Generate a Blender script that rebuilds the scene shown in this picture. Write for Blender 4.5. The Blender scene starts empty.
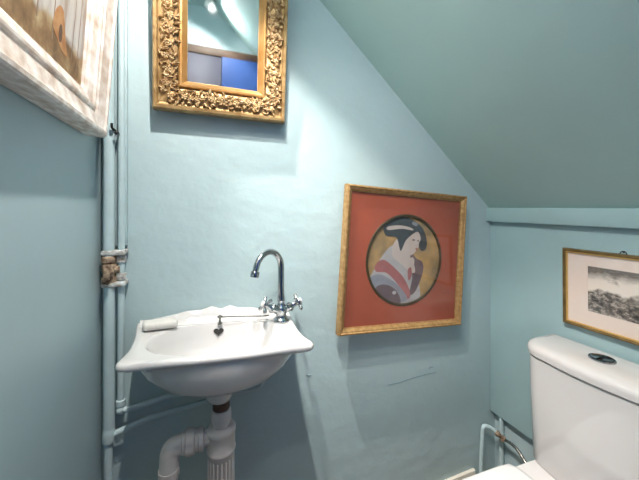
import bpy, bmesh, math, random
from mathutils import Vector, Matrix
random.seed(7)
PI = math.pi
S = bpy.context.scene
COL = S.collection
FZ = 1.24                                  # camera height above the floor

# ------------------------------------------------------------------ materials
def lin(c):
    return tuple(((v/255)/12.92 if v/255 <= .04045 else ((v/255+.055)/1.055)**2.4) for v in c) + (1,)

def mat(name, rgb, rough=.5, metal=0, coat=0, var=0, vscale=8, bump=0, bscale=40, rgb2=None, detail=4, spec=.5):
    m = bpy.data.materials.new(name); m.use_nodes = True
    nt = m.node_tree; b = nt.nodes['Principled BSDF']
    b.inputs['Base Color'].default_value = lin(rgb)
    b.inputs['Roughness'].default_value = rough
    b.inputs['Metallic'].default_value = metal
    b.inputs['Coat Weight'].default_value = coat
    b.inputs['Specular IOR Level'].default_value = spec
    tc = nt.nodes.new('ShaderNodeTexCoord')
    if var or rgb2:
        n = nt.nodes.new('ShaderNodeTexNoise'); n.inputs['Scale'].default_value = vscale; n.inputs['Detail'].default_value = detail
        nt.links.new(tc.outputs['Object'], n.inputs['Vector'])
        r = nt.nodes.new('ShaderNodeValToRGB')
        a = lin(rgb); c = lin(rgb2) if rgb2 else tuple(v*(1-var) for v in a[:3]) + (1,)
        r.color_ramp.elements[0].position = .35; r.color_ramp.elements[0].color = c
        r.color_ramp.elements[1].position = .65; r.color_ramp.elements[1].color = a
        nt.links.new(n.outputs['Fac'], r.inputs['Fac']); nt.links.new(r.outputs['Color'], b.inputs['Base Color'])
    if bump:
        n = nt.nodes.new('ShaderNodeTexNoise'); n.inputs['Scale'].default_value = bscale; n.inputs['Detail'].default_value = 5
        nt.links.new(tc.outputs['Object'], n.inputs['Vector'])
        bp = nt.nodes.new('ShaderNodeBump'); bp.inputs['Strength'].default_value = bump; bp.inputs['Distance'].default_value = .01
        nt.links.new(n.outputs['Fac'], bp.inputs['Height']); nt.links.new(bp.outputs['Normal'], b.inputs['Normal'])
    return m

M = {}
M['wall'] = mat('blue_wall_paint', (169, 190, 194), .42, var=.05, vscale=3, bump=.32, bscale=17)
M['wall_side'] = mat('blue_side_wall_paint', (167, 187, 192), .38, var=.05, vscale=4, bump=.12, bscale=10)
M['ceil'] = mat('sea_green_ceiling_paint', (182, 209, 205), .55, var=.05, vscale=3, bump=.12, bscale=8)
M['panel'] = mat('aqua_panel_paint', (160, 188, 192), .4, var=.05, vscale=5, bump=.08, bscale=14)
M['pipe'] = mat('blue_pipe_paint', (174, 194, 198), .35, var=.06, vscale=20, bump=.1, bscale=60)
M['ceramic'] = mat('white_glazed_ceramic', (198, 197, 196), .1, coat=.4)
M['ceramic_t'] = mat('white_toilet_ceramic', (212, 209, 208), .14, coat=.3)
M['seat'] = mat('white_seat_plastic', (216, 216, 216), .25)
M['plastic'] = mat('white_waste_plastic', (204, 196, 192), .4, var=.05, vscale=20)
M['clip'] = mat('chipped_white_paint', (198, 202, 202), .5, rgb2=(140, 132, 122), vscale=90)
M['brown'] = mat('brown_aged_brass', (92, 70, 58), .45, metal=.4, var=.4, vscale=60)
M['rust'] = mat('corroded_brass', (178, 158, 134), .55, metal=.2, rgb2=(92, 68, 52), vscale=70)
M['chrome'] = mat('chrome', (176, 180, 183), .1, metal=1)
M['chrome_d'] = mat('worn_chrome', (150, 148, 142), .25, metal=1, var=.4, vscale=120)
M['dark'] = mat('dark_hole', (22, 20, 20), .7)
M['gold'] = mat('antique_gold', (184, 152, 104), .42, metal=.45, rgb2=(142, 110, 68), vscale=28)
M['gold_c'] = mat('carved_gilt', (206, 180, 138), .5, metal=.25, rgb2=(156, 124, 84), vscale=60)
M['gold_s'] = mat('smooth_gilt', (186, 146, 92), .36, metal=.5, rgb2=(164, 118, 64), vscale=16)
M['gold_p'] = mat('picture_gold', (188, 152, 102), .4, metal=.5, rgb2=(158, 122, 78), vscale=70)
M['gold_e'] = mat('thin_brass_gold', (138, 114, 72), .4, metal=.5, rgb2=(112, 90, 52), vscale=30)
M['red'] = mat('rust_red_card', (150, 72, 50), .6, var=.12, vscale=9, bump=.05, bscale=200)
M['cream'] = mat('cream_card', (232, 216, 206), .7, var=.03, vscale=10)
M['cream_trim'] = mat('cream_trim_paint', (226, 218, 206), .5, var=.06, vscale=12)
M['soap'] = mat('chalky_white_soap', (204, 202, 197), .5, var=.06, vscale=40, bump=.2, bscale=60)
M['back'] = mat('brown_backing_board', (120, 92, 66), .8)
M['iron'] = mat('dark_iron', (52, 50, 50), .5, metal=.6)
M['floor'] = mat('low_bounce_floor_tile', (120, 108, 96), .5, var=.08, vscale=6)  # unseen floor, grey-brown tone chosen to limit bounced light
M['door_blue'] = mat('blue_door_paint', (58, 92, 160), .4, var=.1, vscale=5)
M['grey'] = mat('grey_violet_paint', (96, 92, 108), .5, var=.12, vscale=5)
M['wood'] = mat('brown_wood', (112, 84, 66), .5, var=.3, vscale=20)
M['white_metal'] = mat('white_lamp_metal', (230, 230, 228), .4)

# distressed white frame
m = mat('whitewashed_wood', (238, 228, 222), .5, bump=.15, bscale=60)
nt = m.node_tree; b = nt.nodes['Principled BSDF']; tc = nt.nodes['Texture Coordinate']
mp = nt.nodes.new('ShaderNodeMapping'); mp.inputs['Scale'].default_value = (22, 22, 50)
n = nt.nodes.new('ShaderNodeTexNoise'); n.inputs['Scale'].default_value = 1.4; n.inputs['Detail'].default_value = 6
r = nt.nodes.new('ShaderNodeValToRGB')
for p, c in ((.30, (184, 162, 146)), (.42, (220, 208, 200)), (.6, (230, 222, 216))):
    e = r.color_ramp.elements[0] if p == .30 else (r.color_ramp.elements[1] if p == .6 else r.color_ramp.elements.new(p))
    e.position = p; e.color = lin(c)
nt.links.new(tc.outputs['Object'], mp.inputs['Vector']); nt.links.new(mp.outputs['Vector'], n.inputs['Vector'])
nt.links.new(n.outputs['Fac'], r.inputs['Fac']); nt.links.new(r.outputs['Color'], b.inputs['Base Color'])
M['white_wood'] = m

# old mirror glass
m = mat('old_mirror_glass', (160, 168, 172), .03, metal=1)
nt = m.node_tree; b = nt.nodes['Principled BSDF']; tc = nt.nodes['Texture Coordinate']
n = nt.nodes.new('ShaderNodeTexNoise'); n.inputs['Scale'].default_value = 22; n.inputs['Detail'].default_value = 6
r = nt.nodes.new('ShaderNodeValToRGB')
r.color_ramp.elements[0].position = .55; r.color_ramp.elements[0].color = (.03,)*3 + (1,)
r.color_ramp.elements[1].position = .8; r.color_ramp.elements[1].color = (.12,)*3 + (1,)
nt.links.new(tc.outputs['Object'], n.inputs['Vector']); nt.links.new(n.outputs['Fac'], r.inputs['Fac'])
nt.links.new(r.outputs['Color'], b.inputs['Roughness'])
M['mirror'] = m

# picture glass: thin clear pane
def pane_mat():
    m = bpy.data.materials.new('clear_picture_glass'); m.use_nodes = True
    nt = m.node_tree; nt.nodes.clear()
    o = nt.nodes.new('ShaderNodeOutputMaterial'); mx = nt.nodes.new('ShaderNodeMixShader')
    t = nt.nodes.new('ShaderNodeBsdfTransparent'); g = nt.nodes.new('ShaderNodeBsdfGlossy')
    g.inputs['Roughness'].default_value = .04
    mx.inputs[0].default_value = .035
    nt.links.new(t.outputs[0], mx.inputs[1]); nt.links.new(g.outputs[0], mx.inputs[2])
    nt.links.new(mx.outputs[0], o.inputs[0])
    return m
M['pane'] = pane_mat()

def emit(name, rgb, s):
    m = bpy.data.materials.new(name); m.use_nodes = True
    b = m.node_tree.nodes['Principled BSDF']
    b.inputs['Emission Color'].default_value = lin(rgb); b.inputs['Emission Strength'].default_value = s
    return m
M['bulb'] = emit('lit_bulb', (255, 246, 232), 5)

def picture_mat(name, kind):
    """painted / etched surface: ramps over noise and height (object coords: X along wall, Y up)."""
    m = bpy.data.materials.new(name); m.use_nodes = True
    nt = m.node_tree; b = nt.nodes['Principled BSDF']; b.inputs['Roughness'].default_value = .6
    L = nt.links.new
    tc = nt.nodes.new('ShaderNodeTexCoord'); sp = nt.nodes.new('ShaderNodeSeparateXYZ'); L(tc.outputs['Object'], sp.inputs[0])
    def noise(scale, vec=(1, 1, 1), detail=5, rough=.55):
        mp = nt.nodes.new('ShaderNodeMapping'); mp.inputs['Scale'].default_value = vec
        n = nt.nodes.new('ShaderNodeTexNoise'); n.inputs['Scale'].default_value = scale; n.inputs['Detail'].default_value = detail
        n.inputs['Roughness'].default_value = rough
        L(tc.outputs['Object'], mp.inputs[0]); L(mp.outputs[0], n.inputs['Vector']); return n.outputs['Fac']
    def ramp(fac, stops):
        r = nt.nodes.new('ShaderNodeValToRGB'); e = r.color_ramp.elements
        for i, (p, c) in enumerate(stops):
            el = e[i] if i < 2 else e.new(p)
            el.position = p; el.color = lin(c)
        L(fac, r.inputs['Fac']); return r.outputs['Color']
    def mth(op, a, bb):
        n = nt.nodes.new('ShaderNodeMath'); n.operation = op
        for i, v in enumerate((a, bb)):
            if isinstance(v, (int, float)): n.inputs[i].default_value = v
            else: L(v, n.inputs[i])
        return n.outputs[0]
    def mixc(f, a, c):
        n = nt.nodes.new('ShaderNodeMix'); n.data_type = 'RGBA'
        L(f, n.inputs['Factor']); L(a, n.inputs['A']); L(c, n.inputs['B']); return n.outputs['Result']
    def step(v, lo, hi):
        n = nt.nodes.new('ShaderNodeMapRange'); n.inputs['From Min'].default_value = lo; n.inputs['From Max'].default_value = hi
        L(v, n.inputs['Value']); return n.outputs['Result']
    if kind == 'field':
        grass = ramp(noise(26, (1, .7, 1)), [(.3, (92, 68, 46)), (.7, (190, 172, 136)), (.5, (142, 112, 78))])
        sky = ramp(noise(16, (2.2, .35, 1)), [(.34, (160, 144, 132)), (.62, (206, 200, 194)), (.46, (188, 182, 178))])
        edge = mth('ADD', sp.outputs['Y'], mth('MULTIPLY', noise(20), -.05))
        c = mixc(step(edge, .118, .132), grass, sky)
        # dark foliage hanging in from the top
        top = mth('ADD', sp.outputs['Y'], mth('MULTIPLY', noise(30), .10))
        dk = ramp(noise(60), [(.3, (74, 62, 60)), (.7, (150, 138, 132))])
        c = mixc(step(top, .325, .345), c, dk)
    else:
        cloud = ramp(noise(13, (1, 1.3, 1), 6), [(.36, (96, 90, 84)), (.47, (230, 220, 210)), (.41, (170, 162, 154))])
        land = ramp(noise(60, (1, 1.6, 1), 8, .75), [(.40, (52, 48, 46)), (.62, (200, 190, 180)), (.5, (112, 106, 100))])
        edge = mth('ADD', sp.outputs['Y'], mth('MULTIPLY', noise(26), -.07))
        c = mixc(step(edge, .094, .104), land, cloud)
        hatch = ramp(noise(120, (1, 8, 1)), [(.35, (78, 74, 70)), (.65, (150, 144, 138))])
        top = mth('ADD', sp.outputs['Y'], mth('MULTIPLY', noise(18), .06))
        c = mixc(step(top, .205, .232), c, hatch)
    L(c, b.inputs['Base Color'])
    return m
M['field'] = picture_mat('painted_field', 'field')
M['etching'] = picture_mat('etched_landscape', 'etch')

# ------------------------------------------------------------------ builders
def link(name, me, mats, parent=None, smooth=True, angle=40):
    if not isinstance(mats, (list, tuple)): mats = [mats]
    for mm in mats: me.materials.append(mm)
    o = bpy.data.objects.new(name, me); COL.objects.link(o)
    if parent: o.parent = parent
    for p in me.polygons: p.use_smooth = smooth
    if smooth: me.set_sharp_from_angle(angle=math.radians(angle))
    return o

class G:
    """collects geometry for one mesh"""
    def __init__(s): s.v = []; s.f = []; s.mi = []
    def add(s, vs, fs, mi=0, mtx=None):
        o = len(s.v)
        s.v += [tuple(mtx @ Vector(p)) if mtx else tuple(p) for p in vs]
        s.f += [tuple(i+o for i in f) for f in fs]; s.mi += [mi]*len(fs); return s
    def box(s, a, b, mi=0, bev=0, seg=2, mtx=None):
        bm = bmesh.new(); bmesh.ops.create_cube(bm, size=1)
        a, b = Vector(a), Vector(b); c = (a+b)/2; d = b-a
        for v in bm.verts: v.co = Vector((v.co.x*d.x, v.co.y*d.y, v.co.z*d.z)) + c
        if bev: bmesh.ops.bevel(bm, geom=bm.edges[:], offset=bev, segments=seg, profile=.5, affect='EDGES')
        bm.verts.index_update()
        s.add([v.co[:] for v in bm.verts], [[v.index for v in f.verts] for f in bm.faces], mi, mtx); bm.free(); return s
    def loft(s, loops, cap0=True, cap1=True, mi=0, closed=True, mtx=None):
        n = len(loops[0]); vs = [p for l in loops for p in l]; fs = []
        for i in range(len(loops)-1):
            for j in range(n if closed else n-1):
                k = (j+1) % n
                fs.append((i*n+j, i*n+k, (i+1)*n+k, (i+1)*n+j))
        if cap0: fs.append(tuple(range(n-1, -1, -1)))
        if cap1: fs.append(tuple(range((len(loops)-1)*n, len(loops)*n)))
        return s.add(vs, fs, mi, mtx)
    def lathe(s, prof, c=(0, 0, 0), n=28, mi=0, mtx=None):
        c = Vector(c); loops = [[(c.x+r*math.cos(2*PI*k/n), c.y+r*math.sin(2*PI*k/n), c.z+z) for k in range(n)] for r, z in prof]
        return s.loft(loops, mi=mi, mtx=mtx)
    def tube(s, pts, r, n=14, mi=0, cap=True, mtx=None):
        pts = [Vector(p) for p in pts]; N = len(pts)
        rs = [r(i/(N-1)) for i in range(N)] if callable(r) else [r]*N
        t = (pts[1]-pts[0]).normalized()
        u = t.orthogonal().normalized(); loops = []
        for i in range(N):
            tt = ((pts[min(i+1, N-1)]-pts[max(i-1, 0)])).normalized()
            u = (u - tt*u.dot(tt)).normalized(); w = tt.cross(u)
            loops.append([pts[i]+(u*math.cos(2*PI*k/n)+w*math.sin(2*PI*k/n))*rs[i] for k in range(n)])
        return s.loft(loops, cap, cap, mi, mtx=mtx)
    def ball(s, c, r, n=12, mi=0, sc=(1, 1, 1), mtx=None):
        c = Vector(c); m_ = n//2
        loops = [[(c.x+sc[0]*r*math.sin(PI*(i+.02)/(m_+.04))*math.cos(2*PI*k/n), c.y+sc[1]*r*math.sin(PI*(i+.02)/(m_+.04))*math.sin(2*PI*k/n),
                   c.z-sc[2]*r*math.cos(PI*(i+.02)/(m_+.04))) for k in range(n)] for i in range(m_+1)]
        return s.loft(loops, mi=mi, mtx=mtx)
    def poly(s, pts2, z, th, mi=0):
        """flat cut-out of thickness th lying at height z in the XY plane"""
        n = len(pts2); lo = [(x, y, z) for x, y in pts2]; hi = [(x, y, z+th) for x, y in pts2]
        return s.loft([lo, hi], mi=mi)
    def build(s, name, mats, parent=None, smooth=True, angle=40, fix=True):
        me = bpy.data.meshes.new(name); me.from_pydata(s.v, [], s.f); me.update()
        for p, i in zip(me.polygons, s.mi): p.material_index = i
        if fix:
            bm = bmesh.new(); bm.from_mesh(me); bmesh.ops.recalc_face_normals(bm, faces=bm.faces[:]); bm.to_mesh(me); bm.free()
        return link(name, me, mats, parent, smooth, angle)

def catmull(P, n=8, closed=False):
    P = [Vector(p) for p in P]; out = []; N = len(P)
    rng = range(N if closed else N-1)
    for i in rng:
        if closed: a, b_, c, d = P[(i-1) % N], P[i], P[(i+1) % N], P[(i+2) % N]
        else: a, b_, c, d = P[max(i-1, 0)], P[i], P[i+1], P[min(i+2, N-1)]
        for k in range(n):
            t = k/n
            out.append(.5*((2*b_)+(c-a)*t+(2*a-5*b_+4*c-d)*t*t+(3*b_-a-3*c+d)*t**3))
    if not closed: out.append(P[-1])
    return out

def bend(P, r, n=6):
    """polyline with rounded corners"""
    P = [Vector(p) for p in P]; out = [P[0]]
    for i in range(1, len(P)-1):
        a = (P[i-1]-P[i]); c = (P[i+1]-P[i]); rr = min(r, a.length*.48, c.length*.48)
        a = P[i]+a.normalized()*rr; c = P[i]+c.normalized()*rr
        for k in range(n+1):
            t = k/n; out.append(a*(1-t)**2+P[i]*2*t*(1-t)+c*t*t)
    return out+[P[-1]]

def tag(o, label=None, cat=None, group=None, kind=None):
    if label: o['label'] = label
    if cat: o['category'] = cat
    if group: o['group'] = group
    if kind: o['kind'] = kind
    return o

def thing(name, loc, label, cat, mtx=None, group=None):
    o = bpy.data.objects.new(name, None); COL.objects.link(o); o.empty_display_size = .05
    o.matrix_world = (mtx if mtx else Matrix.Translation(loc))
    return tag(o, label, cat, group)

def axis_m(origin, X, Yv, Z):
    m_ = Matrix((X, Yv, Z)).transposed().to_4x4(); m_.translation = Vector(origin); return m_
def on_back(o, crook=0, lean=0):  return axis_m(o, (1, 0, 0), (0, 0, 1), (0, -1, 0)) @ Matrix.Rotation(crook, 4, 'Z') @ Matrix.Rotation(lean, 4, 'X')
def on_left(o, crook=0, lean=0):  return axis_m(o, (0, 1, 0), (0, 0, 1), (1, 0, 0)) @ Matrix.Rotation(crook, 4, 'Z') @ Matrix.Rotation(lean, 4, 'X')
def on_right(o, crook=0, lean=0): return axis_m(o, (0, -1, 0), (0, 0, 1), (-1, 0, 0)) @ Matrix.Rotation(crook, 4, 'Z') @ Matrix.Rotation(lean, 4, 'X')

def frame_sweep(w, h, prof, sub=1):
    """mitred rectangular moulding; root at bottom centre. prof = (inset, depth) points, closed loop"""
    g = G(); loops = []
    for (sx, sy) in ((-1, 0), (1, 0), (1, 1), (-1, 1)):
        loops.append([(sx*(w/2-i), (h-i if sy else i), d) for i, d in prof])
    loops.append(loops[0])
    g.loft(loops, False, False); return g

# ------------------------------------------------------------------ the room
def quad(name, pts, mt, kind='structure', nx=1):
    g = G(); g.add(pts, [tuple(range(len(pts)))]); o = g.build(name, mt, smooth=False, fix=False); tag(o, kind=kind); return o
def slab(name, a, b, mt, bev=0):
    o = G().box(a, b, bev=bev).build(name, mt); tag(o, kind='structure'); return o
XL, XR, YR = -.270, 1.222, -1.16
def zs(x): return FZ + 1.087 - .898*x        # underside of the stairs
XT = .06
TOP = zs(XT)
slab('floor', (XL-.1, YR-.1, -.08), (XR+.15, .1, 0), M['floor'])
def wall_poly(name, y0, y1, mt):
    g = G(); prof = [(XL-.08, -.06), (XR+.1, -.06), (XR+.1, FZ-.02), (1.235, zs(1.235)+.05), (XT, TOP+.05), (XL-.08, TOP+.05)]
    g.loft([[(x, y0, z) for x, z in prof], [(x, y1, z) for x, z in prof]])
    o = g.build(name, mt, smooth=False); tag(o, kind='structure'); return o
wall_poly('wall_back', 0, .08, M['wall'])
wb = bpy.data.objects['wall_back']
g = G()
for P, r_ in (([(.672, -.0005, .541), (.72, -.0005, .540), (.79, -.0005, .545), (.85, -.0005, .546), (.909, -.0005, .545)], .0014), ([(.872, -.0005, .568), (.881, -.0005, .572), (.892, -.0005, .569)], .002), ([(.335, -.0005, .649), (.342, -.0005, .645), (.35, -.0005, .646)], .0022)):
    g.tube(P, r_, 6)
g.build('scuff_mark', mat('dark_scuff', (128, 150, 157), .7), wb)
wall_poly('wall_front', YR-.08, YR, M['wall_side'])
slab('wall_left', (XL-.08, YR-.05, -.02), (XL, .05, TOP+.05), M['wall_side'])
slab('wall_right', (XR+.03, YR-.05, -.02), (XR+.11, .05, FZ+.02), M['wall_side'])
slab('wall_right_panel', (XR, YR, .308), (XR+.03, 0, FZ), M['panel'], .002)
g = G()
p = [(XT, TOP), (1.235, zs(1.235)), (1.30, zs(1.235)+.05), (XT+.03, TOP+.09)]
g.loft([[(x, YR-.05, z) for x, z in p], [(x, .05, z) for x, z in p]])
tag(g.build('ceiling_slope', M['ceil'], smooth=False), kind='structure')
slab('ceiling', (XL-.08, YR-.05, TOP), (XT+.04, .05, TOP+.06), M['ceil'])
slab('trim_1', (1.197, YR, 1.175), (XR+.001, 0, 1.236), M['panel'], .003)
slab('baseboard_back', (XL, -.014, 0), (1.118, 0, .078), M['cream_trim'], .003)
# door in the front wall behind the camera, its corner cut by the slope
g = G(); pr = [(.10, .005), (.80, .005), (.80, zs(.80)-.012), (.372, zs(.372)-.012), (.36, 2.0), (.10, 2.0)]
g.loft([[(x, YR, z) for x, z in pr], [(x, YR+.03, z) for x, z in pr]])
d = g.build('door_1', M['door_blue'], smooth=False); tag(d, kind='structure')
h = G().lathe([(.012, 0), (.012, .012), (.008, .02), (.008, .035), (.02, .042), (.024, .052), (.018, .064), (.002, .068)], mtx=Matrix.Translation((.16, YR+.03, 1.0)) @ Matrix.Rotation(-PI/2, 4, 'X')).build('door_handle', M['chrome'], d)
slab('trim_2', (XL, YR, 2.0), (.36, YR+.028, 2.045), M['wood'], .002)
slab('trim_3', (XL, YR, 0), (.098, YR+.018, 2.0), M['grey'], .002)

# ------------------------------------------------------------------ gilt mirror
W, H_ = .384, .480
root = thing('gilt_mirror', None, 'ornate carved gilt mirror with old spotted glass on the blue wall above the basin', 'mirror',
             on_back((.0535, -.012, 1.521), math.radians(-.5), math.radians(5.0)))
frame_sweep(W, H_, [(0, 0), (0, .030), (.004, .038), (.012, .039), (.016, .032), (.020, .030), (.045, .036), (.064, .030), (.066, .026), (.09, .02), (.09, 0)]).build('frame', M['gold'], root, angle=25)
frame_sweep(W-.136, H_-.136, [(0, .0), (0, .034), (.003, .037), (.008, .037), (.012, .032), (.019, .026), (.022, .018), (.022, 0)]).build('inner_moulding', M['gold_s'], root, angle=30).location = (0, .068, 0)
g = G()
def leaf(cx, cy, a, L_, Wd, curl, z0):
    nt_, nc = 7, 5; vs = []; fs = []
    x = y = 0.0; ang = a
    for i in range(nt_):
        t = i/(nt_-1)
        wd = Wd*(math.sin(PI*(.12+.86*t))**.8)*(1+.25*math.cos(t*5*PI))
        zz = z0+.0045*math.sin(PI*(.15+.75*t))
        for j in range(nc):
            s_ = (j/(nc-1)-.5)*2
            px = cx+x-math.sin(ang)*wd*s_*.5; py = cy+y+math.cos(ang)*wd*s_*.5
            vs.append((px, py, zz+(.002 if j == 2 else (.0035 if j in (1, 3) else -.003))))
        x += math.cos(ang)*L_/(nt_-1); y += math.sin(ang)*L_/(nt_-1); ang += curl/(nt_-1)
    for i in range(nt_-1):
        for j in range(nc-1): fs.append((i*nc+j, i*nc+j+1, (i+1)*nc+j+1, (i+1)*nc+j))
    g.add(vs, fs)
def band_point(s_):                       # along the middle of the carved band
    w2, h2 = W-.084, H_-.084; per = 2*(w2+h2); s_ = (s_ % 1)*per
    x0, y0 = -w2/2, .042
    if s_ < w2: return x0+s_, y0, 0
    s_ -= w2
    if s_ < h2: return -x0, y0+s_, PI/2
    s_ -= h2
    if s_ < w2: return -x0-s_, y0+h2, PI
    s_ -= w2
    return x0, y0+h2-s_, -PI/2
NB = 190
for k in range(NB):
    x, y, a = band_point((k+.5)/NB); nx, ny = -math.sin(a), math.cos(a)
    for q in range(3):
        sd = random.choice((-1, 1)); off = (-.013, 0, .013)[q]+random.uniform(-.004, .004)
        leaf(x+nx*off, y+ny*off, a+random.uniform(-PI, PI), random.uniform(.013, .020), random.uniform(.007, .0105), sd*random.uniform(.8, 2.6), .0325+random.uniform(0, .002))
    if k % 5 == 0:
        o_ = random.uniform(-.008, .008)
        for q in range(5):
            g.ball((x+nx*o_+.0055*math.cos(q*1.257), y+ny*o_+.0055*math.sin(q*1.257), .038), .004, 8)
        g.ball((x+nx*o_, y+ny*o_, .040), .0035, 8)
g.build('carved_foliage', M['gold_c'], root, angle=60, fix=False)
G().box((-W/2+.085, .085, .012), (W/2-.085, H_-.085, .016)).build('mirror_glass', M['mirror'], root, False)

# ------------------------------------------------------------------ red matted portrait
W, H_ = .556, .533
root = thing('framed_portrait', None, 'square gold framed oval portrait in rust red mount hanging crooked on the back wall', 'picture',
             on_back((.709, -.032, .772), math.radians(-4.0), math.radians(-.3)))
frame_sweep(W, H_, [(0, 0), (0, .022), (.002, .028), (.007, .030), (.010, .026), (.013, .026), (.016, .024), (.021, .017), (.024, .016), (.024, 0)]).build('frame', M['gold_p'], root, angle=30)
# mount with an oval window
cx, cy, ra, rb = -.004, .264, .172, .173
g = G(); N = 64; inn, out = [], []
hw, y0, y1 = W/2-.022, .022, H_-.022
for k in range(N):
    a = 2*PI*k/N; c_, s_ = math.cos(a), math.sin(a)
    inn.append((cx+ra*c_, cy+rb*s_))
    t = min(hw/abs(c_) if abs(c_) > 1e-6 else 9, ((y1-cy) if s_ > 0 else (cy-y0))/abs(s_) if abs(s_) > 1e-6 else 9)
    out.append((cx+t*c_, cy+t*s_))
for i, a in enumerate((math.atan2(y1-cy, hw), PI-math.atan2(y1-cy, hw), PI+math.atan2(cy-y0, hw), 2*PI-math.atan2(cy-y0, hw))):
    k = round(a/(2*PI)*N) % N; out[k] = ((hw if i in (0, 3) else -hw), (y1 if i < 2 else y0))
g.loft([[(x, y, .010) for x, y in out], [(x, y, .012) for x, y in out], [(x, y, .012) for x, y in inn], [(x, y, .010) for x, y in inn]], False, False)
g.build('mount', M['red'], root, angle=30)
g = G()
g.loft([[(cx+(ra+d)*math.cos(2*PI*k/N), cy+(rb+d)*math.sin(2*PI*k/N), z) for k in range(N)] for d, z in ((-.007, .010), (-.006, .0128), (-.001, .0135), (.003, .013), (.004, .012))], False, False)
g.build('oval_rim', mat('dark_bronze_edge', (70, 58, 36), .45, metal=.4), root)
# the print: a kneeling lady in a pale robe, as flat inks on gold ground
inks = [mat('ink_gold_ground', (170, 136, 86), .6, rgb2=(122, 104, 76), vscale=16),
        mat('ink_skin', (172, 160, 154), .6, var=.08, vscale=20), mat('ink_black_hair', (52, 58, 64), .6, var=.2, vscale=30),
        mat('ink_pale_robe', (158, 156, 158), .6, var=.14, vscale=18), mat('ink_plum', (96, 80, 86), .6, var=.25, vscale=30),
        mat('ink_rose', (150, 92, 92), .6, var=.2, vscale=40), mat('ink_grey_blue', (128, 132, 142), .6, var=.2, vscale=30),
        mat('ink_red', (140, 84, 74), .6)]
g = G()
g.poly([(cx+(ra-.002)*math.cos(2*PI*k/N), cy+(rb-.002)*math.sin(2*PI*k/N)) for k in range(N)], .004, .002, 0)
lay = [0]
def ink(pts, mi, closed_smooth=True):
    lay[0] += 1
    pp = catmull([(cx+x, cy+y, 0) for x, y in pts], 5, True) if closed_smooth else [Vector((cx+x, cy+y, 0)) for x, y in pts]
    res = []
    for p_ in pp:
        d = math.hypot((p_.x-cx)/(ra-.003), (p_.y-cy)/(rb-.003))
        if d > 1: p_ = Vector((cx+(p_.x-cx)/d, cy+(p_.y-cy)/d, 0))
        res.append((p_.x, p_.y))
    g.poly(res, .006+lay[0]*.00012, .00012, mi)
ink([(-.155, -.10), (-.13, -.03), (-.085, .035), (-.045, .06), (0, .05), (.03, .0), (.045, -.05), (.075, -.10), (.07, -.165), (-.08, -.165)], 3)      # robe
ink([(.025, .03), (.055, .005), (.085, -.01), (.09, -.05), (.06, -.12), (.03, -.135), (.04, -.07), (.03, -.02)], 4)                                 # dark sleeve
ink([(-.13, -.02), (-.10, .0), (-.06, -.02), (0, -.07), (.035, -.13), (.02, -.15), (-.03, -.09), (-.08, -.05), (-.125, -.045)], 5)                    # rose collar
ink([(-.15, -.07), (-.11, -.055), (-.06, -.075), (-.01, -.11), (.02, -.155), (-.06, -.166), (-.13, -.13)], 6)                                         # robe fold
ink([(-.12, -.10), (-.075, -.095), (-.03, -.12), (-.01, -.165), (-.07, -.165), (-.12, -.135)], 4)                                                     # plum lap
ink([(-.05, -.125), (-.04, -.118), (-.03, -.125), (-.04, -.133)], 3)
ink([(-.045, .075), (-.01, .085), (.015, .06), (.02, .02), (.045, -.02), (.05, -.05), (.02, -.045), (-.01, -.02), (-.055, .01), (-.06, .045)], 1)      # neck and chest
ink([(-.015, .04), (-.02, .085), (.0, .12), (.045, .125), (.07, .10), (.066, .06), (.04, .025), (.01, .015)], 1)                                      # face
ink([(-.045, .16), (.0, .163), (.05, .145), (.085, .115), (.102, .07), (.095, .04), (.072, .038), (.062, .06), (.07, .085), (.055, .11), (.03, .10), (.0, .075), (-.02, .035), (-.03, .05), (-.045, .085), (-.09, .09), (-.105, .12), (-.08, .14)], 2)   # hair
ink([(-.085, .125), (-.03, .132), (.02, .125), (.03, .115), (-.02, .119), (-.083, .112)], 1)                                                          # hair comb
ink([(.03, .150), (.052, .142), (.045, .132), (.025, .14)], 6)
ink([(.046, .044), (.053, .047), (.058, .043), (.051, .039)], 7)                                                                                      # mouth
ink([(.028, .078), (.036, .081), (.043, .077), (.036, .075)], 2); ink([(.053, .075), (.058, .078), (.062, .074), (.058, .072)], 2)                    # eyes
ink([(.022, .0), (.035, .01), (.045, -.005), (.04, -.025), (.028, -.02)], 1)                                                                          # hand
ink([(.015, -.04), (.03, -.03), (.035, -.06), (.022, -.08)], 5)
g.build('portrait_print', inks, root, False, fix=True)
G().box((-W/2+.02, .02, .0145), (W/2-.02, H_-.02, .016)).build('glass_pane', M['pane'], root, False)
G().box((-W/2+.01, .01, -.002), (W/2-.01, H_-.01, .004)).build('backing_board', M['back'], root, False)

# ------------------------------------------------------------------ etching on the right wall
W, H_ = .33, .268
root = thing('framed_etching', None, 'thin gold framed landscape etching with cream mount on the wall above the cistern', 'picture',
             on_right((1.218, -.308-W/2, .826), math.radians(0), math.radians(.6)))
frame_sweep(W, H_, [(0, 0), (0, .012), (.002, .016), (.006, .0165), (.010, .013), (.011, .010), (.011, 0)]).build('frame', M['gold_e'], root, angle=30)
frame_sweep(W-.02, H_-.02, [(0, 0), (0, .0125), (.001, .013), (.004, .012), (.004, 0)]).build('inner_slip', mat('bright_gilt_slip', (214, 176, 104), .35, metal=.5), root, angle=30).location = (0, .01, 0)
g = G(); pw, ph, py = .185, .152, .063
def rect(hw, y0, y1, z): return [(-hw, y0, z), (hw, y0, z), (hw, y1, z), (-hw, y1, z)]
g.loft([rect(W/2-.008, .008, H_-.008, .005), rect(W/2-.008, .008, H_-.008, .0065), rect(pw/2, py, py+ph, .0065), rect(pw/2, py, py+ph, .005)], False, False)
g.build('mount', M['cream'], root, False)
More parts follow.
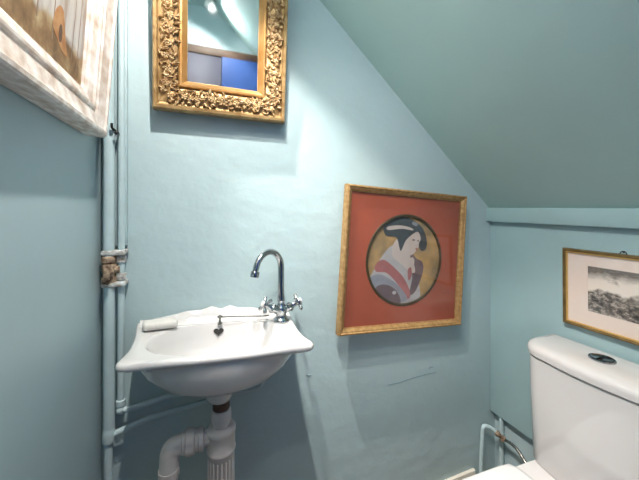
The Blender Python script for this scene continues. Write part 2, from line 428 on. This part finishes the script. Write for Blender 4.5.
G().box((-pw/2-.004, py-.004, .003), (pw/2+.004, py+ph+.004, .005)).build('etching_print', M['etching'], root, False)
G().box((-W/2+.008, .008, .0085), (W/2-.008, H_-.008, .0095)).build('glass_pane', M['pane'], root, False)
G().box((-W/2+.006, .006, -.001), (W/2-.006, H_-.006, .003)).build('backing_board', M['back'], root, False)
g = G(); g.tube(catmull([(-.009, H_-.002, .006), (-.006, H_+.006, .005), (0, H_+.009, .004), (.006, H_+.006, .005), (.009, H_-.002, .006)], 5), .0014, 8); g.ball((0, H_+.007, .004), .0035, 10)
g.build('hanging_ring', M['iron'], root)

# ------------------------------------------------------------------ white framed painting on the left wall
W, H_ = .62, .50
root = thing('framed_painting', None, 'country landscape painting in wide whitewashed wooden frame on the left wall', 'picture',
             on_left((XL+.004, -.128-W/2, 1.412), 0, math.radians(4)))
frame_sweep(W, H_, [(0, 0), (0, .034), (.002, .041), (.006, .043), (.013, .043), (.016, .039), (.022, .037), (.044, .032), (.047, .028), (.052, .028), (.055, .031), (.060, .031), (.064, .026), (.078, .021), (.082, .016), (.086, .015), (.086, 0)]).build('frame', M['white_wood'], root, angle=25)
g = G(); g.box((-W/2+.08, .08, .006), (W/2-.08, H_-.08, .010))
bm_hut = catmull([(.118, .135, 0), (.122, .163, 0), (.136, .181, 0), (.150, .180, 0), (.159, .160, 0), (.170, .128, 0), (.180, .108, 0), (.160, .108, 0), (.140, .118, 0)], 6, True)
g.poly([(p_.x-.03, p_.y+.01) for p_ in bm_hut], .0101, .0004, 1)
g.poly([(p_.x-.03, p_.y+.01) for p_ in catmull([(.140, .128, 0), (.141, .147, 0), (.148, .152, 0), (.152, .140, 0), (.151, .124, 0), (.145, .120, 0)], 5, True)], .0105, .0003, 2)
for tx, ty, th_, tw in ((.088, .120, .20, .003), (.168, .120, .2, .0022), (.194, .10, .22, .002), (.036, .13, .2, .003), (-.03, .13, .2, .004)):
    g.poly([(tx-tw/2, ty), (tx+tw/2, ty), (tx+tw*.3+.004, ty+th_), (tx-tw*.3+.004, ty+th_)], .0101, .0003, 3)
g.build('canvas', [M['field'], mat('paint_orange_brown', (160, 108, 66), .6, rgb2=(186, 142, 98), vscale=40), mat('paint_dark_hollow', (96, 74, 62), .6), mat('paint_trunk', (150, 126, 106), .6, var=.3, vscale=60)], root, False)

# ------------------------------------------------------------------ wash basin
BX, BZ = .046, .889
BM = Matrix.Translation((BX, -.002, BZ)) @ Matrix.Rotation(math.radians(3.9), 4, 'Y') @ Matrix.Rotation(math.radians(.6), 4, 'Z') @ Matrix.Diagonal((.975, 1, .955, 1))
root = thing('wash_basin', None, 'white ceramic wall basin with scalloped back edge and flared corners below the gilt mirror', 'basin', BM)
half = [(0, -.262), (.07, -.261), (.13, -.256), (.175, -.254), (.205, -.2555), (.226, -.251), (.2345, -.236), (.2295, -.216), (.2225, -.18), (.222, -.13), (.2265, -.07), (.2345, -.012), (.236, 0)]
out = [Vector((x, y, 0)) for x, y in half]
out = catmull(out, 6) + [Vector((.12, 0, 0)), Vector((0, 0, 0))]
full = out + [Vector((-p_.x, p_.y, 0)) for p_ in reversed(out[1:-1])]
# the rounded corner points are ordered by direction seen from the middle of the bowl
C0 = Vector((-.008, -.136, 0)); N = 120
def ray_r(poly, a):
    d = Vector((math.cos(a), math.sin(a))); best = 0
    for i in range(len(poly)):
        p1 = poly[i]-C0; p2 = poly[(i+1) % len(poly)]-C0; e = p2-p1
        den = d.x*e.y-d.y*e.x
        if abs(den) < 1e-9: continue
        t = (p1.x*e.y-p1.y*e.x)/den; s_ = (p1.x*d.y-p1.y*d.x)/den
        if t > 0 and -1e-6 <= s_ <= 1+1e-6: best = max(best, t)
    return best
angs = []
for k in range(N): angs.append(2*PI*k/N)
for cxn in (-1, 1):                                        # add exact back corner directions
    v = Vector((cxn*.236, 0, 0))-C0; a = math.atan2(v.y, v.x) % (2*PI)
    k = min(range(N), key=lambda q: abs(angs[q]-a)); angs[k] = a
def loop_out(sc, inset, z):
    res = []
    for a in angs:
        r_ = ray_r(full, a)*sc-inset
        x_, y_ = C0.x+r_*math.cos(a), C0.y+r_*math.sin(a)
        res.append((x_, min(y_, 0), z))
    return res
def loop_ell(ax, ay, z, cx_=C0.x, cy_=C0.y, e=2.3):
    res = []
    for a in angs:
        c_, s_ = math.cos(a), math.sin(a)
        r_ = (abs(c_/ax)**e+abs(s_/ay)**e)**(-1/e)
        res.append((cx_+r_*c_, cy_+r_*s_, z))
    return res
def mixl(a, b, t): return [tuple(Vector(p)*(1-t)+Vector(q)*t for p, q in [(a[i], b[i])])[0] for i in range(len(a))]
A = loop_out(1, .006, 0); E_ = loop_ell(.188, .101, -.003, -.004, -.139)
loops = [loop_ell(.024, .024, -.177, .0, -.142, 2), loop_ell(.033, .033, -.174, .0, -.142, 2), loop_ell(.0365, .0365, -.165, .0, -.142, 2), loop_ell(.038, .038, -.140, .0, -.142, 2), loop_ell(.055, .05, -.133, .0, -.142, 2),
         loop_ell(.105, .076, -.125, .0, -.140, 2.2), loop_ell(.154, .099, -.105, 0, -.138), loop_ell(.190, .114, -.074, 0, -.135), loop_ell(.209, .122, -.044, 0, -.133),
         mixl(loop_ell(.216, .124, -.028, 0, -.132), loop_out(1, .010, -.022), .35), loop_out(1, .009, -.019), loop_out(1, .002, -.016), loop_out(1, 0, -.010), loop_out(1, .001, -.004), A,
         mixl(A, E_, .5), mixl(A, E_, .92), E_, loop_ell(.183, .097, -.011, -.003, -.139), loop_ell(.173, .090, -.035, 0, -.138), loop_ell(.155, .080, -.065), loop_ell(.118, .062, -.092), loop_ell(.07, .04, -.106), loop_ell(.024, .024, -.112, .0, -.138, 2), loop_ell(.022, .022, -.125, .0, -.138, 2)]
g = G(); g.loft(loops, True, True)
bas = g.build('bowl', M['ceramic'], root, angle=55)
# scalloped upstand along the back
def up_h(x):
    ax = abs(x)
    base = .009+.026*max(0, 1-(ax/.2)**1.5)
    return base+.007*math.exp(-((ax-.030)/.017)**2)-.003*math.exp(-(x/.010)**2)+.004*math.exp(-((ax-.10)/.03)**2)
g = G(); lp = []
for k in range(81):
    x = -.226+.452*k/80; h_ = up_h(x)
    lp.append([(x, 0, -.012), (x, 0, h_-.002), (x, -.003, h_), (x, -.009, h_), (x, -.013, h_-.003), (x, -.018, h_*.45), (x, -.026, h_*.12), (x, -.038, -.001), (x, -.038, -.012)])
g.loft(lp)
g.build('scalloped_upstand', M['ceramic'], root, angle=60)
# heart shaped overflow in the back of the bowl
hp = []
for k in range(28):
    t = 2*PI*k/28
    hp.append((.0150*math.sin(t)**3*1.0, (.0125*(13*math.cos(t)-5*math.cos(2*t)-2*math.cos(3*t)-math.cos(4*t))/16)))
g = G(); g.poly(hp, 0, .003)
o = g.build('overflow_hole', M['dark'], root, False); o.matrix_local = Matrix.Translation((-.006, -.0465, -.0265)) @ Matrix.Rotation(math.radians(68), 4, 'X')
G().lathe([(.019, -.004), (.021, 0), (.021, .002), (.014, .003), (.013, 0), (.002, -.001)], (0, -.138, -.112)).build('drain_ring', M['chrome'], root)

# plug chain stay and chain
root = thing('plug_chain', (.06, -.035, .905), 'thin chain with a small clip lying along the back of the basin', 'chain')
g = G()
pts = catmull([(.048, -.046, .906), (.085, -.048, .9035), (.13, -.050, .899), (.168, -.054, .896), (.19, -.058, .897)], 10)
g.tube(pts, .0012, 8)
for k in range(0, len(pts), 1): g.ball(pts[k], .0021, 8)
b_ = root.matrix_world.inverted()
g.v = [tuple(b_ @ Vector(p_)) for p_ in g.v]; g.build('bead_chain', M['chrome_d'], root)
g = G(); g.lathe([(.0055, 0), (.0055, .003), (.003, .006), (.003, .018), (.006, .021), (.006, .025), (.001, .028)], (.043, -.047, .885)); g.ball((.043, -.047, .908), .005, 10, sc=(1.6, .8, .8)); g.box((.036, -.052, .884), (.050, -.042, .890), bev=.001)
g.v = [tuple(b_ @ Vector(p_)) for p_ in g.v]; g.build('chain_clip', M['chrome_d'], root)

# ------------------------------------------------------------------ tap
TX, TY, TZ = .228, -.062, .876
root = thing('basin_tap', (TX, TY, TZ), 'chrome swan neck tap with two cross handles on the right corner of the basin', 'tap')
g = G(); g.lathe([(.026, 0), (.027, .003), (.026, .007), (.021, .011), (.017, .016), (.0165, .026), (.020, .031), (.0205, .041), (.017, .047), (.012, .053), (.0105, .060), (.0125, .064), (.0125, .069), (.0115, .074), (.0112, .08)])
g.build('tap_body', M['chrome'], root)
dv = Vector((-.82, -.57, 0)).normalized(); R_ = .055
pts = [Vector((0, 0, .07)), Vector((0, 0, .10)), Vector((0, 0, .14)), Vector((0, 0, .172))]
for k in range(1, 17):
    a = PI*k/16*.94; pts.append(Vector((0, 0, .172))+dv*(R_-R_*math.cos(a))+Vector((0, 0, R_*math.sin(a))))
pts.append(pts[-1]+(pts[-1]-pts[-2]).normalized()*.009)
g = G(); g.tube(pts, lambda t: .0105-.0015*t, 18)
sp_ = g.build('spout', M['chrome'], root)
e_ = pts[-1]; d_ = (pts[-1]-pts[-2]).normalized()
g = G(); g.tube([e_-d_*.004, e_-d_*.002, e_+d_*.012, e_+d_*.014], lambda t: .0125 if .1 < t < .9 else .011, 18); g.build('aerator', M['chrome'], sp_)
for sx, up in ((-1, .55), (1, .50)):
    ax = Vector((sx*.86, -.22, up)).normalized()
    o_ = Vector((sx*.012, 0, .034))
    q = Matrix.Translation(o_) @ ax.to_track_quat('Z', 'Y').to_matrix().to_4x4() @ Matrix.Scale(1.18, 4)
    g = G(); g.lathe([(.010, 0), (.0105, .012), (.013, .014), (.013, .020), (.009, .023), (.007, .03), (.0065, .036), (.009, .038), (.010, .044), (.008, .049), (.002, .052)], mtx=q, n=20)
    for k in range(4):
        a = PI/4+k*PI/2; dd = Vector((math.cos(a), math.sin(a), 0))
        g.tube([dd*.004+Vector((0, 0, .042)), dd*.012+Vector((0, 0, .042)), dd*.019+Vector((0, 0, .042)), dd*.023+Vector((0, 0, .042))], lambda t: .0034 if t < .6 else .0055-.003*(t > .95), 10, mtx=q)
        g.ball(dd*.0215+Vector((0, 0, .042)), .0052, 10, mtx=q)
    hd = g.build('cross_handle', M['chrome'], root)
    g = G(); g.lathe([(.0075, .048), (.0075, .051), (.005, .053), (.001, .0535)], mtx=q, n=18); o = g.build('index_cap', M['ceramic'], hd); o['label'] = 'white porcelain index cap'

# ------------------------------------------------------------------ soap
SM = BM @ Matrix.Translation((-.168, -.056, .0015)) @ Matrix.Rotation(math.radians(9), 4, 'Z')
g = G(); g.box((-.045, -.019, 0), (.045, .019, .024), bev=.0105, seg=4)
o = g.build('soap_bar', M['soap']); o.matrix_world = SM
tag(o, 'worn white bar of soap lying on the left corner of the basin', 'soap')

# ------------------------------------------------------------------ waste trap
DX, DY = .042, -.142
root = thing('waste_trap', (DX, DY, 0), 'white plastic bottle trap with side outlet elbow under the basin', 'pipe')
g = G(); g.lathe([(.021, .692), (.0225, .695), (.0225, .708), (.021, .711), (.021, .7145), (.001, .715)]); o = g.build('drain_nut', M['brown'], root); o['label'] = 'brown aged brass drain nut'
g = G(); g.lathe([(.021, .62), (.0215, .648), (.0255, .654), (.027, .662), (.0265, .686), (.023, .691), (.001, .693)]); g.build('inlet_neck', M['plastic'], root)
prof = [(.030, .36), (.034, .37), (.0345, .576), (.0375, .580), (.0385, .584), (.0375, .588), (.0365, .592), (.0365, .628), (.0385, .631), (.0385, .638), (.036, .642), (.026, .646), (.001, .647)]
g = G(); g.lathe([(.001, .355)]+prof, n=36)
for k in range(20):
    a = 2*PI*k/20; g.box((.033, -.002, .38), (.0350, .002, .565), bev=.0008, mtx=Matrix.Rotation(a, 4, 'Z'))
g.build('bottle', M['plastic'], root)
qx = Matrix.Translation((0, 0, .622)) @ Matrix.Rotation(-PI/2, 4, 'Y')
g = G(); g.lathe([(.021, .03), (.021, .044), (.028, .046), (.0285, .050), (.0285, .056), (.0265, .058), (.0265, .066), (.031, .068), (.032, .078), (.031, .088), (.027, .090), (.027, .096), (.0235, .098), (.0235, .104)], mtx=qx, n=24)
g.build('outlet_coupling', M['plastic'], root)
pts = bend([(-.085, 0, .622), (-.126, 0, .620), (-.128, 0, .557)], .042, 10)
g = G(); g.tube(pts, .0235, 24); g.tube([(-.128, 0, .550), (-.128, 0, .562), (-.128, 0, .567)], .0255, 24); g.build('outlet_elbow', M['plastic'], root)
g = G(); g.tube([(-.128, 0, .562), (-.129, 0, .3), (-.129, 0, .0)], .0215, 24); g.build('waste_pipe', M['plastic'], root)

# ------------------------------------------------------------------ pipes in the left corner
root = thing('water_pipe', (-.246, -.030, 0), 'thick painted water pipe rising in the left corner with a corroded valve', 'pipe')
def local(g_, r_): 
    mi = r_.matrix_world.inverted(); g_.v = [tuple(mi @ Vector(p_)) for p_ in g_.v]; return g_
g = G(); g.tube([(-.246, -.030, 0), (-.246, -.03, .3), (-.246, -.030, .615)], .0105); g.tube([(-.244, -.030, .60), (-.244, -.03, 1.0), (-.244, -.030, TOP)], .0135)
g.tube(bend([(-.246, -.030, .612), (-.205, -.030, .624), (-.146, -.030, .640), (-.03, -.032, .648), (.11, -.034, .664), (.168, -.054, .672), (.180, -.058, .78), (.215, -.060, .862)], .03), .0085)
local(g, root).build('pipe_run', M['pipe'], root)
g = G(); g.lathe([(.0145, .598), (.0155, .602), (.0155, .622), (.0145, .628), (.0135, .634)], (-.2445, -.03, 0)); local(g, root).build('pipe_tee', M['pipe'], root)
g = G()
g.lathe([(.016, 1.030), (.019, 1.034), (.019, 1.046), (.015, 1.050), (.015, 1.062), (.018, 1.066), (.018, 1.082), (.015, 1.086), (.019, 1.090), (.019, 1.102), (.015, 1.106)], (-.244, -.03, 0), n=8)
g.lathe([(.008, 0), (.012, .003), (.012, .012), (.007, .014), (.007, .022), (.004, .024)], n=8, mtx=Matrix.Translation((-.240, -.044, 1.068)) @ Matrix.Rotation(PI/2, 4, 'X')); g.box((-.247, -.072, 1.048), (-.233, -.064, 1.086), bev=.002); g.tube([(-.232, -.030, 1.068), (-.226, -.030, 1.068), (-.218, -.030, 1.068)], .010, 8)
local(g, root).build('valve_body', M['rust'], root)['label'] = 'corroded brass valve'
for z_, zz in ((1.108, 1.122), (1.022, 1.036)):
    g = G(); g.box((-.261, -.046, z_), (-.203, 0, zz), bev=.005); local(g, root).build('pipe_clip', M['clip'], root)
root = thing('water_pipe', (-.218, -.026, .67), 'thin painted water pipe in the left corner, right of the thick valved pipe', 'pipe')
g = G(); g.tube([(-.216, -.026, TOP), (-.216, -.026, 1.2), (-.218, -.026, .70)], .0085)
g.tube(bend([(-.218, -.026, .72), (-.218, -.027, .676), (-.19, -.03, .676), (-.10, -.03, .690), (0, -.03, .690), (.14, -.028, .70), (.245, -.028, .73), (.245, -.055, .86)], .018), .0080)
local(g, root).build('pipe_run', M['pipe'], root)
for z_ in (1.038, 1.086):
    g = G(); g.lathe([(.0085, z_), (.0125, z_+.002), (.0125, z_+.018), (.0085, z_+.02)], (-.2165, -.026, 0), n=8); local(g, root).build('compression_nut', M['clip'], root)['label'] = 'whitish compression nut'
g = G(); g.lathe([(.009, .688), (.012, .690), (.012, .704), (.009, .706)], (-.218, -.026, 0), n=10); g.ball((-.218, -.028, .678), .0115, 12); g.box((-.226, -.012, .664), (-.21, 0, .69), bev=.003)
local(g, root).build('elbow_fitting', M['pipe'], root)
g = G(); g.box((-.236, -.016, 1.13), (-.205, 0, TOP), bev=.004)
tag(g.build('trim_4', M['pipe']), kind='structure')
g = G(); g.tube([(-.232, -.012, 1.452), (-.232, -.042, 1.452)], .0032, 10); g.tube(bend([(-.232, -.040, 1.452), (-.232, -.055, 1.452), (-.232, -.056, 1.464)], .008), .0032, 10); g.tube([(-.222, -.012, 1.442), (-.222, -.05, 1.440)], .004, 10); g.ball((-.222, -.052, 1.440), .006, 10)
tag(g.build('wall_hook', M['iron']), 'small dark iron hook high in the left corner beside the white framed painting', 'hook')

# ------------------------------------------------------------------ toilet
CY = -.462
root = thing('toilet', (.75, CY, 0), 'white close coupled toilet with closed lid against the right wall', 'toilet')
def L2(g_): return local(g_, root)
def dplan(x_back, x_front, hw, r, bow, z, n=9):
    """flat back, rounded and gently bowed front"""
    P = [(x_back, CY-hw), (x_back, CY+hw)]
    for k in range(n+1):
        a = PI/2*k/n; P.append((x_front+r-r*math.sin(a), CY+hw-r+r*math.cos(a)))
    for k in range(1, 8):
        t = k/8; P.append((x_front-bow*math.sin(PI*t), CY+(hw-r)*(1-2*t)))
    for k in range(n+1):
        a = PI/2*k/n; P.append((x_front+r-r*math.cos(a), CY-hw+r-r*math.sin(a)))
    return [(x, y, z) for x, y in P]
g = G(); g.loft([dplan(1.208, 1.060, .180, .055, .010, .362), dplan(1.208, 1.054, .183, .055, .010, .372), dplan(1.208, 1.046, .189, .055, .012, .62), dplan(1.208, 1.044, .190, .055, .012, .728), dplan(1.208, 1.049, .186, .053, .012, .7315)])
L2(g).build('cistern_tank', M['ceramic_t'], root, angle=35)
g = G(); g.loft([dplan(1.208, 1.042, .194, .07, .012, .7345), dplan(1.211, 1.036, .198, .072, .012, .737), dplan(1.211, 1.034, .199, .072, .012, .752), dplan(1.210, 1.036, .198, .072, .012, .760), dplan(1.209, 1.041, .194, .070, .012, .767), dplan(1.206, 1.052, .185, .066, .012, .7715), dplan(1.200, 1.070, .170, .058, .010, .773)])
ld = L2(g).build('cistern_lid', M['ceramic_t'], root, angle=50)
bc = (1.136, -.455, .7728)
g = G(); g.lathe([(.0325, 0), (.0325, .004), (.030, .0055), (.029, .003), (.001, .003)], bc, n=36); fb = L2(g).build('flush_ring', M['chrome'], root)
for sgn in (-1, 1):
    P = []
    for k in range(17):
        a = PI*k/16; P.append((bc[0]+.0265*math.cos(a), bc[1]+sgn*(.0022+.0245*math.sin(a))))
    g = G(); lo = [(x, y, bc[2]+.003) for x, y in P]; c_ = (bc[0], bc[1]+sgn*.012)
    def sh(f, z): return [(c_[0]+(x-c_[0])*f, c_[1]+(y-c_[1])*f, bc[2]+z) for x, y in P]
    g.loft([lo, sh(1, .006), sh(.93, .0075), sh(.75, .0060)])
    L2(g).build('flush_button', mat('dark_chrome', (120, 122, 124), .16, metal=1) if sgn < 0 else M['chrome'], fb)
# pan: horizontal sections from the foot to the rim
def pan(xb, xf, hw, z, e=2.4, n=44):
    xc = (xb+xf)/2; a_ = (xb-xf)/2; P = []
    for k in range(n):
        t = 2*PI*k/n; c_, s_ = math.cos(t), math.sin(t); ee = 2.2 if c_ < 0 else 4.5
        r_ = (abs(c_/a_)**ee+abs(s_/hw)**ee)**(-1/ee); P.append((xc+r_*c_, CY+r_*s_, z))
    return P
g = G(); g.loft([pan(1.13, .66, .105, 0), pan(1.13, .66, .105, .012), pan(1.12, .68, .092, .03), pan(1.13, .67, .092, .12), pan(1.16, .61, .118, .20), pan(1.19, .545, .155, .28), pan(1.205, .510, .168, .335), pan(1.207, .503, .170, .352), pan(1.206, .506, .168, .362)])
L2(g).build('pan', M['ceramic_t'], root, angle=45)
def seatplan(hw, xb, xf, z, n=52):
    P = []
    xc = xb-.20; 
    for k in range(n):
        t = 2*PI*k/n; c_, s_ = math.cos(t), math.sin(t)
        if c_ >= 0:
            ee = 14; a_ = xb-xc; r_ = (abs(c_/a_)**ee+abs(s_/hw)**ee)**(-1/ee)
        else:
            ee = 2.15; a_ = xc-xf; r_ = (abs(c_/a_)**ee+abs(s_/hw)**ee)**(-1/ee)
        x_, y_ = r_*c_, r_*s_
        nar = 1-.05*max(0, x_/(xb-xc))
        P.append((xc+x_, CY+y_*nar, z))
    return P
g = G(); g.loft([seatplan(.170, .945, .496, .364), seatplan(.170, .947, .494, .368), seatplan(.170, .947, .494, .377), seatplan(.167, .945, .497, .381)]); L2(g).build('seat', M['seat'], root, angle=45)
g = G(); g.loft([seatplan(.167, .948, .498, .3825), seatplan(.170, .951, .495, .386), seatplan(.170, .951, .495, .394), seatplan(.166, .947, .499, .399), seatplan(.160, .933, .515, .402), seatplan(.10, .88, .60, .404)]); L2(g).build('seat_lid', M['seat'], root, angle=45)
for s_ in (-1, 1):
    g = G(); g.tube([(.966, CY+s_*.070-.02, .374), (.966, CY+s_*.070, .374), (.966, CY+s_*.070+.02, .374)], .009, 14); L2(g).build('hinge', M['seat'], root)

# supply pipe and flexible hose to the cistern
root = thing('supply_pipe', (1.16, -.022, 0), 'painted supply pipe with a braided hose in the corner beside the toilet cistern', 'pipe')
pts = bend([(1.140, -.022, 0), (1.140, -.022, .12), (1.150, -.024, .275), (1.185, -.036, .262), (1.200, -.052, .247)], .022)
g = G(); g.tube(pts, .0085, 14); local(g, root).build('pipe_run', M['pipe'], root)
g = G(); ax = Vector((1.208, -.085, .232))-Vector((1.196, -.050, .250)); q = Matrix.Translation((1.196, -.050, .250)) @ ax.to_track_quat('Z', 'Y').to_matrix().to_4x4()
g.lathe([(.010, 0), (.0125, .002), (.0125, .012), (.009, .014), (.009, .022), (.013, .024), (.013, .036), (.008, .039)], mtx=q, n=8); g.tube([Vector((1.2, -.066, .242)), Vector((1.185, -.07, .256))], .005, 10); g.box((1.178, -.080, .254), (1.190, -.060, .260), bev=.002)
local(g, root).build('isolating_valve', M['rust'], root)['label'] = 'dull brass isolating valve'
pts = catmull([(1.206, -.080, .236), (1.206, -.11, .242), (1.203, -.145, .238), (1.198, -.185, .215), (1.19, -.23, .22), (1.17, -.27, .28), (1.16, -.285, .364)], 10)
g = G(); g.tube(pts, lambda t: .0062+.0006*math.sin(t*260), 10); local(g, root).build('flexible_hose', M['chrome_d'], root)
root = thing('riser_pipe', (1.236, -.045, 0), 'painted riser pipe behind the toilet supply hose, ending under the wall panel', 'pipe')
g = G(); g.tube([(1.236, -.045, 0), (1.236, -.045, .2), (1.236, -.045, .320)], .0095); local(g, root).build('pipe_run', M['pipe'], root)

# ------------------------------------------------------------------ ceiling lamp bar: two spots placed from cast shadows, two added as fill
LX = .025
root = thing('ceiling_lamp', (LX, -.62, TOP), 'white ceiling lamp bar above the basin with two spots and two added fill spots', 'lamp')
g = G(); g.box((LX-.02, -1.06, TOP-.022), (LX+.02, -.18, TOP), bev=.004); local(g, root).build('mounting_bar', M['white_metal'], root)
LAMPS = ((-.60, .95, (-.42, -.173, -.9)), (-.25, 1.9, (.50, .05, -1.75)), (-.76, .58, (.52, .62, -1.45)), (-1.02, .5, (.92, .36, -.74)))  # third and fourth heads are added to brighten the lower wall and slope
for y_, e, ax in LAMPS:
    d_ = Vector(ax).normalized(); c_ = Vector((LX, y_, TOP-.040)); q = Matrix.Translation(c_) @ d_.to_track_quat('Z', 'Y').to_matrix().to_4x4()
    g = G(); g.lathe([(.012, -.022), (.022, -.018), (.025, 0), (.027, .012), (.025, .012), (.022, 0), (.001, -.010)], mtx=q, n=24); g.tube([Vector((LX, y_, TOP-.01)), c_-d_*.018], .005, 10)
    hd = local(g, root).build('spot_head', M['white_metal'], root)
    g = G(); g.ball((0, 0, .0), .016, 14, sc=(1, 1, .6), mtx=q); local(g, root).build('bulb', M['bulb'], hd)

EN = 62
for i, (y_, e, ax) in enumerate(LAMPS):
    ld_ = bpy.data.lights.new('spot_light', 'SPOT'); d_ = Vector(ax).normalized()
    ld_.energy = EN*e; ld_.color = (1, .925, .85); ld_.shadow_soft_size = .014
    ld_.spot_size = math.radians((150, 45, 80, 124)[i]); ld_.spot_blend = (.14, 1, 1, 1)[i]
    lo = bpy.data.objects.new('spot_light', ld_); COL.objects.link(lo)
    lo.matrix_world = Matrix.Translation(Vector((LX, y_, TOP-.040))+d_*.02) @ (-d_).to_track_quat('Z', 'Y').to_matrix().to_4x4()

w = bpy.data.worlds.new('World'); S.world = w; w.use_nodes = True
w.node_tree.nodes['Background'].inputs[0].default_value = (.05, .055, .06, 1)

# ------------------------------------------------------------------ camera
cam = bpy.data.cameras.new('Camera'); co = bpy.data.objects.new('Camera', cam); COL.objects.link(co)
co.location = (0, -1, FZ); co.rotation_euler = (PI/2, 0, math.radians(-21))
cam.sensor_width = 36; cam.lens = 36*299/639; cam.shift_y = -(240-207)/639; cam.clip_start = .01
S.camera = co
S.cycles.max_bounces = 16; S.cycles.diffuse_bounces = 10
S.view_settings.view_transform = 'Standard'; S.view_settings.look = 'None'
S.view_settings.gamma = 1; S.view_settings.exposure = .15; S.view_settings.use_curve_mapping = False
